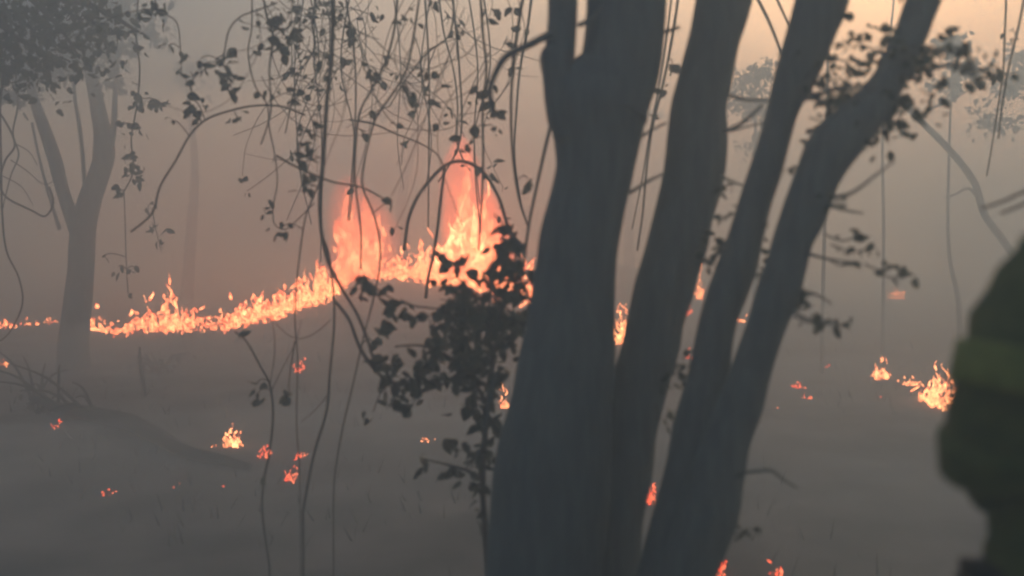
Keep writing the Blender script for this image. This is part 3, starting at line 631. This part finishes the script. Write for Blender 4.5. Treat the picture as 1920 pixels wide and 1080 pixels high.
fire('biggest blaze of the right fire line, touching the firefighter outline', [(1738, 758), (1755, 756), (1775, 752)], 70, 80, 15, 'flame_near', spread=.15, group='small spot fires', hot=[(1772, 16, .9), (1740, 14, .3)])

# ------------------------------------------------------------------ firefighter
def skin(name, nodes, edges, matl, parent, roots=(0,), sub=2):
    """nodes: (x, y, z, radius[, radius2]); one continuous skinned surface"""
    me = bpy.data.meshes.new(name); me.from_pydata([n[:3] for n in nodes], edges, []); o = bpy.data.objects.new(name, me); col.objects.link(o)
    md = o.modifiers.new('skin', 'SKIN'); md.use_smooth_shade = True; md.branch_smoothing = .6
    for i, n in enumerate(nodes):
        s = me.skin_vertices[0].data[i]; s.radius = (n[3], n[4] if len(n) > 4 else n[3]); s.use_root = i in roots
    sb = o.modifiers.new('sub', 'SUBSURF'); sb.levels = sub; sb.render_levels = sub
    dg = bpy.context.evaluated_depsgraph_get(); dg.update()
    nm = bpy.data.meshes.new_from_object(o.evaluated_get(dg)); bpy.data.objects.remove(o)
    nm.name = name; nm.materials.clear(); nm.materials.append(matl)
    for p_ in nm.polygons: p_.use_smooth = True
    o = bpy.data.objects.new(name, nm); col.objects.link(o); o.parent = parent
    return o
def person():
    d = 1.6; X = (2172 - 960) / FPX * d; base = Vector((X, d, ht(X, d) + .0))
    t = empty('person', base, 'firefighter in dark olive turnout jacket seen from behind, cut off by the right edge', 'person')
    mj = mat('jacket', (.07, .10, .035), (.12, .15, .05), 22, .9, .4); mdk = mat('trousers', (.012, .018, .018), (.024, .03, .03), 18, .9, .3)
    mb = mat('band', (.18, .22, .05), (.26, .29, .07), 30, .7); ms = mat('skin_tone', (.30, .18, .12), (.40, .25, .17), 12, .6); mh = mat('helmet', (.25, .22, .04), (.32, .27, .05), 8, .35)
    mg = mat('glove', (.05, .04, .03), (.09, .07, .05), 20, .9, .3)
    # body: pelvis, spine, neck, head, legs, arms, hands: one surface
    N = [(0, 0, .95, .15, .12), (0, .01, 1.12, .14, .11), (0, .0, 1.34, .16, .12), (0, .0, 1.50, .09, .08), (0, .01, 1.56, .066), (0, .02, 1.63, .088, .10), (0, .025, 1.71, .098, .118), (0, .025, 1.79, .08, .095)]
    Ed = [(0, 1), (1, 2), (2, 3), (3, 4), (4, 5), (5, 6), (6, 7)]
    def add(p, a): N.append(p); Ed.append((a, len(N) - 1)); return len(N) - 1
    for s in (-1, 1):
        st = .16 if s < 0 else -.12
        a = add((s * .11, .02, .86, .095), 0); a = add((s * .14, st * .7, .50, .062), a); a = add((s * .14, st * .7 - .03, .36, .058), a); a = add((s * .15, st - .05, .09, .042), a); add((s * .17, st + .12, .04, .04, .03), a)
        a = add((s * .17, 0, 1.47, .06), 3); a = add((s * .215, -.03, 1.16, .042), a); a = add((s * .17, .12, 1.10, .038), a); a = add((s * .12, .27, 1.06, .027), a); a = add((s * .10, .34, 1.05, .036, .018), a)
        w = Vector((s * .10, .37, 1.05))
        for k in range(4):
            f0 = (w.x + (k - 1.5) * .019, w.y, w.z + .01, .0095); L = (.036, .042, .04, .031)[k]
            f = add(f0, a); f = add((f0[0], f0[1] + L, f0[2] - .006, .0088), f); f = add((f0[0], f0[1] + L + .012, f0[2] - .032, .008), f); add((f0[0], f0[1] + L - .012, f0[2] - .046, .007), f)
        f = add((s * .10 - s * .03, .335, 1.04, .011), a); f = add((s * .055, .36, 1.02, .0095), f); add((s * .062, .385, 1.0, .008), f)
    skin('body', N, Ed, ms, t)
    # face
    bm = bmesh.new(); tube(bm, [(0, .125, 1.715), (0, .15, 1.685), (0, .128, 1.675)], [.008, .016, .008], 8); build_l('nose', bm, ms, t)
    for s in (-1, 1):
        bm = bmesh.new(); bmesh.ops.create_uvsphere(bm, u_segments=10, v_segments=8, radius=.012); bmesh.ops.translate(bm, verts=bm.verts, vec=(s * .034, .112, 1.715)); build_l('eye', bm, mat('eye', (.3, .3, .3), (.4, .4, .4)), t)
        bm = bmesh.new(); bmesh.ops.create_uvsphere(bm, u_segments=10, v_segments=8, radius=.03); bmesh.ops.scale(bm, verts=bm.verts, vec=(.35, .7, 1)); bmesh.ops.translate(bm, verts=bm.verts, vec=(s * .088, .02, 1.695)); build_l('ear', bm, ms, t)
    bm = bmesh.new(); tube(bm, [(-.025, .108, 1.645), (0, .12, 1.642), (.025, .108, 1.645)], [.003, .007, .003], 6); build_l('mouth', bm, mat('lips', (.3, .12, .1), (.35, .15, .12)), t)
    # jacket with both sleeves
    J = [(0, 0, .84, .28, .22), (0, 0, .97, .27, .21), (0, .0, 1.13, .25, .19), (0, 0, 1.34, .225, .16), (0, -.005, 1.49, .16, .125), (0, 0, 1.60, .085, .08)]
    Je = [(0, 1), (1, 2), (2, 3), (3, 4), (4, 5)]
    for s in (-1, 1):
        n0 = len(J); J += [(s * .165, -.005, 1.475, .095), (s * .205, -.02, 1.33, .092), (s * .235, -.035, 1.17, .092), (s * .215, .05, 1.10, .08), (s * .15, .20, 1.075, .056)]
        Je += [(4, n0), (n0, n0 + 1), (n0 + 1, n0 + 2), (n0 + 2, n0 + 3), (n0 + 3, n0 + 4)]
    jo = skin('jacket', J, Je, mj, t)
    r = random.Random(1)
    for v in jo.data.vertices:                                   # cloth folds
        q = noise.noise(v.co * 9) * .022 + noise.noise(Vector((v.co.x * 5, v.co.y * 5, v.co.z * 20))) * .018
        c = Vector((0, 0, v.co.z)); v.co += (v.co - c).normalized() * q
    def ring(name, a, b, ra, rb, mm):
        bm = bmesh.new(); tube(bm, [Vector(a).lerp(Vector(b), k / 4) for k in range(5)], [ra + (rb - ra) * k / 4 for k in range(5)], 20); return build_l(name, bm, mm, t)
    for s in (-1, 1):
        ring('sleeve_band', (s * .208, -.022, 1.335), (s * .222, -.031, 1.265), .094, .094, mb)
        ring('elbow_patch', (s * .234, -.037, 1.19), (s * .232, -.02, 1.13), .096, .092, mj)
        ring('cuff', (s * .16, .17, 1.08), (s * .145, .21, 1.073), .06, .056, mb)
        ring('glove', (s * .14, .22, 1.07), (s * .115, .30, 1.055), .046, .036, mg)
    # trousers
    T = [(0, 0, .93, .19, .15), (0, 0, .88, .20, .16)]; Te = [(0, 1)]
    for s in (-1, 1):
        st = .16 if s < 0 else -.12; n0 = len(T)
        T += [(s * .155, .02, .80, .125), (s * .16, st * .7, .50, .095), (s * .15, st * .7 - .03, .36, .088), (s * .15, st - .05, .17, .078)]
        Te += [(1, n0), (n0, n0 + 1), (n0 + 1, n0 + 2), (n0 + 2, n0 + 3)]
    skin('trousers', T, Te, mdk, t)
    for s in (-1, 1):
        st = .16 if s < 0 else -.12
        skin('boot', [(s * .15, st - .05, .24, .062), (s * .15, st - .05, .09, .058), (s * .165, st + .05, .055, .052, .045), (s * .175, st + .16, .045, .05, .035)], [(0, 1), (1, 2), (2, 3)], M['char'], t)
        ring('trouser_band', (s * .15, st * .8 - .035, .33), (s * .15, st * .85 - .04, .27), .09, .088, mb)
    # dark breathing pack on the back
    bm = bmesh.new(); tube(bm, [(.07, -.2, 1.02), (.07, -.2, 1.08), (.07, -.2, 1.42), (.07, -.2, 1.47)], [.05, .08, .08, .04], 16); build_l('air_cylinder', bm, mdk, t)
    bm = bmesh.new(); bmesh.ops.create_cube(bm, size=1); bmesh.ops.scale(bm, verts=bm.verts, vec=(.28, .06, .46)); bmesh.ops.bevel(bm, geom=bm.edges, offset=.02, segments=3); bmesh.ops.translate(bm, verts=bm.verts, vec=(.04, -.145, 1.24)); build_l('pack_frame', bm, mdk, t)
    bm = bmesh.new(); bmesh.ops.create_cube(bm, size=1); bmesh.ops.scale(bm, verts=bm.verts, vec=(.10, .14, .22)); bmesh.ops.bevel(bm, geom=bm.edges, offset=.045, segments=4)
    bmesh.ops.translate(bm, verts=bm.verts, vec=(-.235, -.02, .865)); build_l('gear_pouch', bm, mdk, t)
    # helmet
    bm = bmesh.new(); bmesh.ops.create_uvsphere(bm, u_segments=28, v_segments=16, radius=.128)
    bmesh.ops.delete(bm, geom=[v for v in bm.verts if v.co.z < -.005], context='VERTS'); bmesh.ops.scale(bm, verts=bm.verts, vec=(.95, 1.12, 1.0)); bmesh.ops.translate(bm, verts=bm.verts, vec=(0, .02, 1.735)); build_l('helmet', bm, mh, t)
    bm = bmesh.new(); q = [(math.cos(k / 24 * 6.2832) * .142, math.sin(k / 24 * 6.2832) * (.165 if math.sin(k / 24 * 6.2832) > 0 else .18) + .02, 1.735 - .008) for k in range(25)]
    tube(bm, q, [.012] * 25, 6, cap=False); build_l('helmet_brim', bm, mh, t)
    t.rotation_euler = (0, 0, R(-16)); t.scale = (1.0,) * 3
def build_l(name, bm, m, parent):
    bmesh.ops.recalc_face_normals(bm, faces=bm.faces); me = bpy.data.meshes.new(name); bm.to_mesh(me); bm.free(); me.materials.append(m)
    for p_ in me.polygons: p_.use_smooth = True
    o = bpy.data.objects.new(name, me); col.objects.link(o); o.parent = parent; return o
person()

# ------------------------------------------------------------------ haze
def haze():
    bm = bmesh.new(); bmesh.ops.create_cube(bm, size=1)
    lo, hi = Vector((-90, -25, -1.2)), Vector((90, 125, HAZE_TOP))
    for v in bm.verts: v.co = Vector([lo[i] if v.co[i] < 0 else hi[i] for i in range(3)])
    m = bpy.data.materials.new('haze'); m.use_nodes = True; t = m.node_tree; t.nodes.clear()
    o = t.nodes.new('ShaderNodeOutputMaterial'); v = t.nodes.new('ShaderNodeVolumePrincipled')
    v.inputs['Color'].default_value = HAZE_COLOR; v.inputs['Absorption Color'].default_value = HAZE_ABSORB; v.inputs['Density'].default_value = HAZE_DENSITY; v.inputs['Anisotropy'].default_value = .45
    t.links.new(v.outputs[0], o.inputs['Volume'])
    tag(build('haze', bm, m), kind='stuff')
haze()

# drifting smoke: soft closed bodies of slightly denser air inside the haze
def smoke(c, size, dens, color, seed):
    bm = bmesh.new(); bmesh.ops.create_icosphere(bm, subdivisions=4, radius=1)
    for v in bm.verts:
        n_ = v.co.normalized(); v.co = n_ * (1 + .3 * noise.noise(n_ * 1.6 + Vector((seed, 0, 0))) + .12 * noise.noise(n_ * 4 + Vector((0, seed, 0))))
        v.co = Vector((v.co.x * size[0], v.co.y * size[1], v.co.z * size[2])); v.co += Vector(c)
        v.co.z = min(v.co.z, HAZE_TOP - .1)
    for f in bm.faces: f.smooth = True
    m = bpy.data.materials.new('smoke'); m.use_nodes = True; t = m.node_tree; t.nodes.clear()
    o = t.nodes.new('ShaderNodeOutputMaterial'); v = t.nodes.new('ShaderNodeVolumePrincipled')
    v.inputs['Color'].default_value = color; v.inputs['Density'].default_value = dens; v.inputs['Anisotropy'].default_value = .3
    t.links.new(v.outputs[0], o.inputs['Volume'])
    tag(recentre(build('smoke', bm, m)), kind='stuff')
BL = (.60, .82, .95, 1)
for a in [((-1.3, 5.0, .1), (4.5, 1.9, .6), .13, BL, 1), ((3.6, 6.8, .1), (3.2, 2.2, .7), .10, BL, 2), ((-3.3, 8.5, 4.0), (1.9, 1.6, 1.3), .20, BL, 3),
          ((-5.0, 9.0, 4.4), (2.0, 1.0, 1.0), .3, BL, 5), ((-2.2, 11.5, 1.9), (1.3, .8, 1.0), .22, BL, 15), ((2.6, 8.0, .9), (1.5, .8, .5), .2, BL, 16), ((-.2, 10.5, 1.0), (1.6, .8, .5), .2, BL, 17), ((5.5, 10.5, 1.6), (1.6, .9, .8), .2, BL, 18), ((-.6, 7.5, .25), (1.5, .8, .45), .22, BL, 11), ((-3.0, 10.5, .5), (2.2, 1.2, .5), .2, BL, 12), ((4.6, 9.5, 2.6), (1.3, 1.0, 1.6), .14, BL, 13), ((1.0, 14, 3.0), (3.5, 2.5, 1.8), .06, (.85, .82, .8, 1), 7), ((-3.6, 12.5, 2.2), (2.4, 1.5, 1.1), .07, (.7, .7, .72, 1), 8)]:
    smoke(*a)
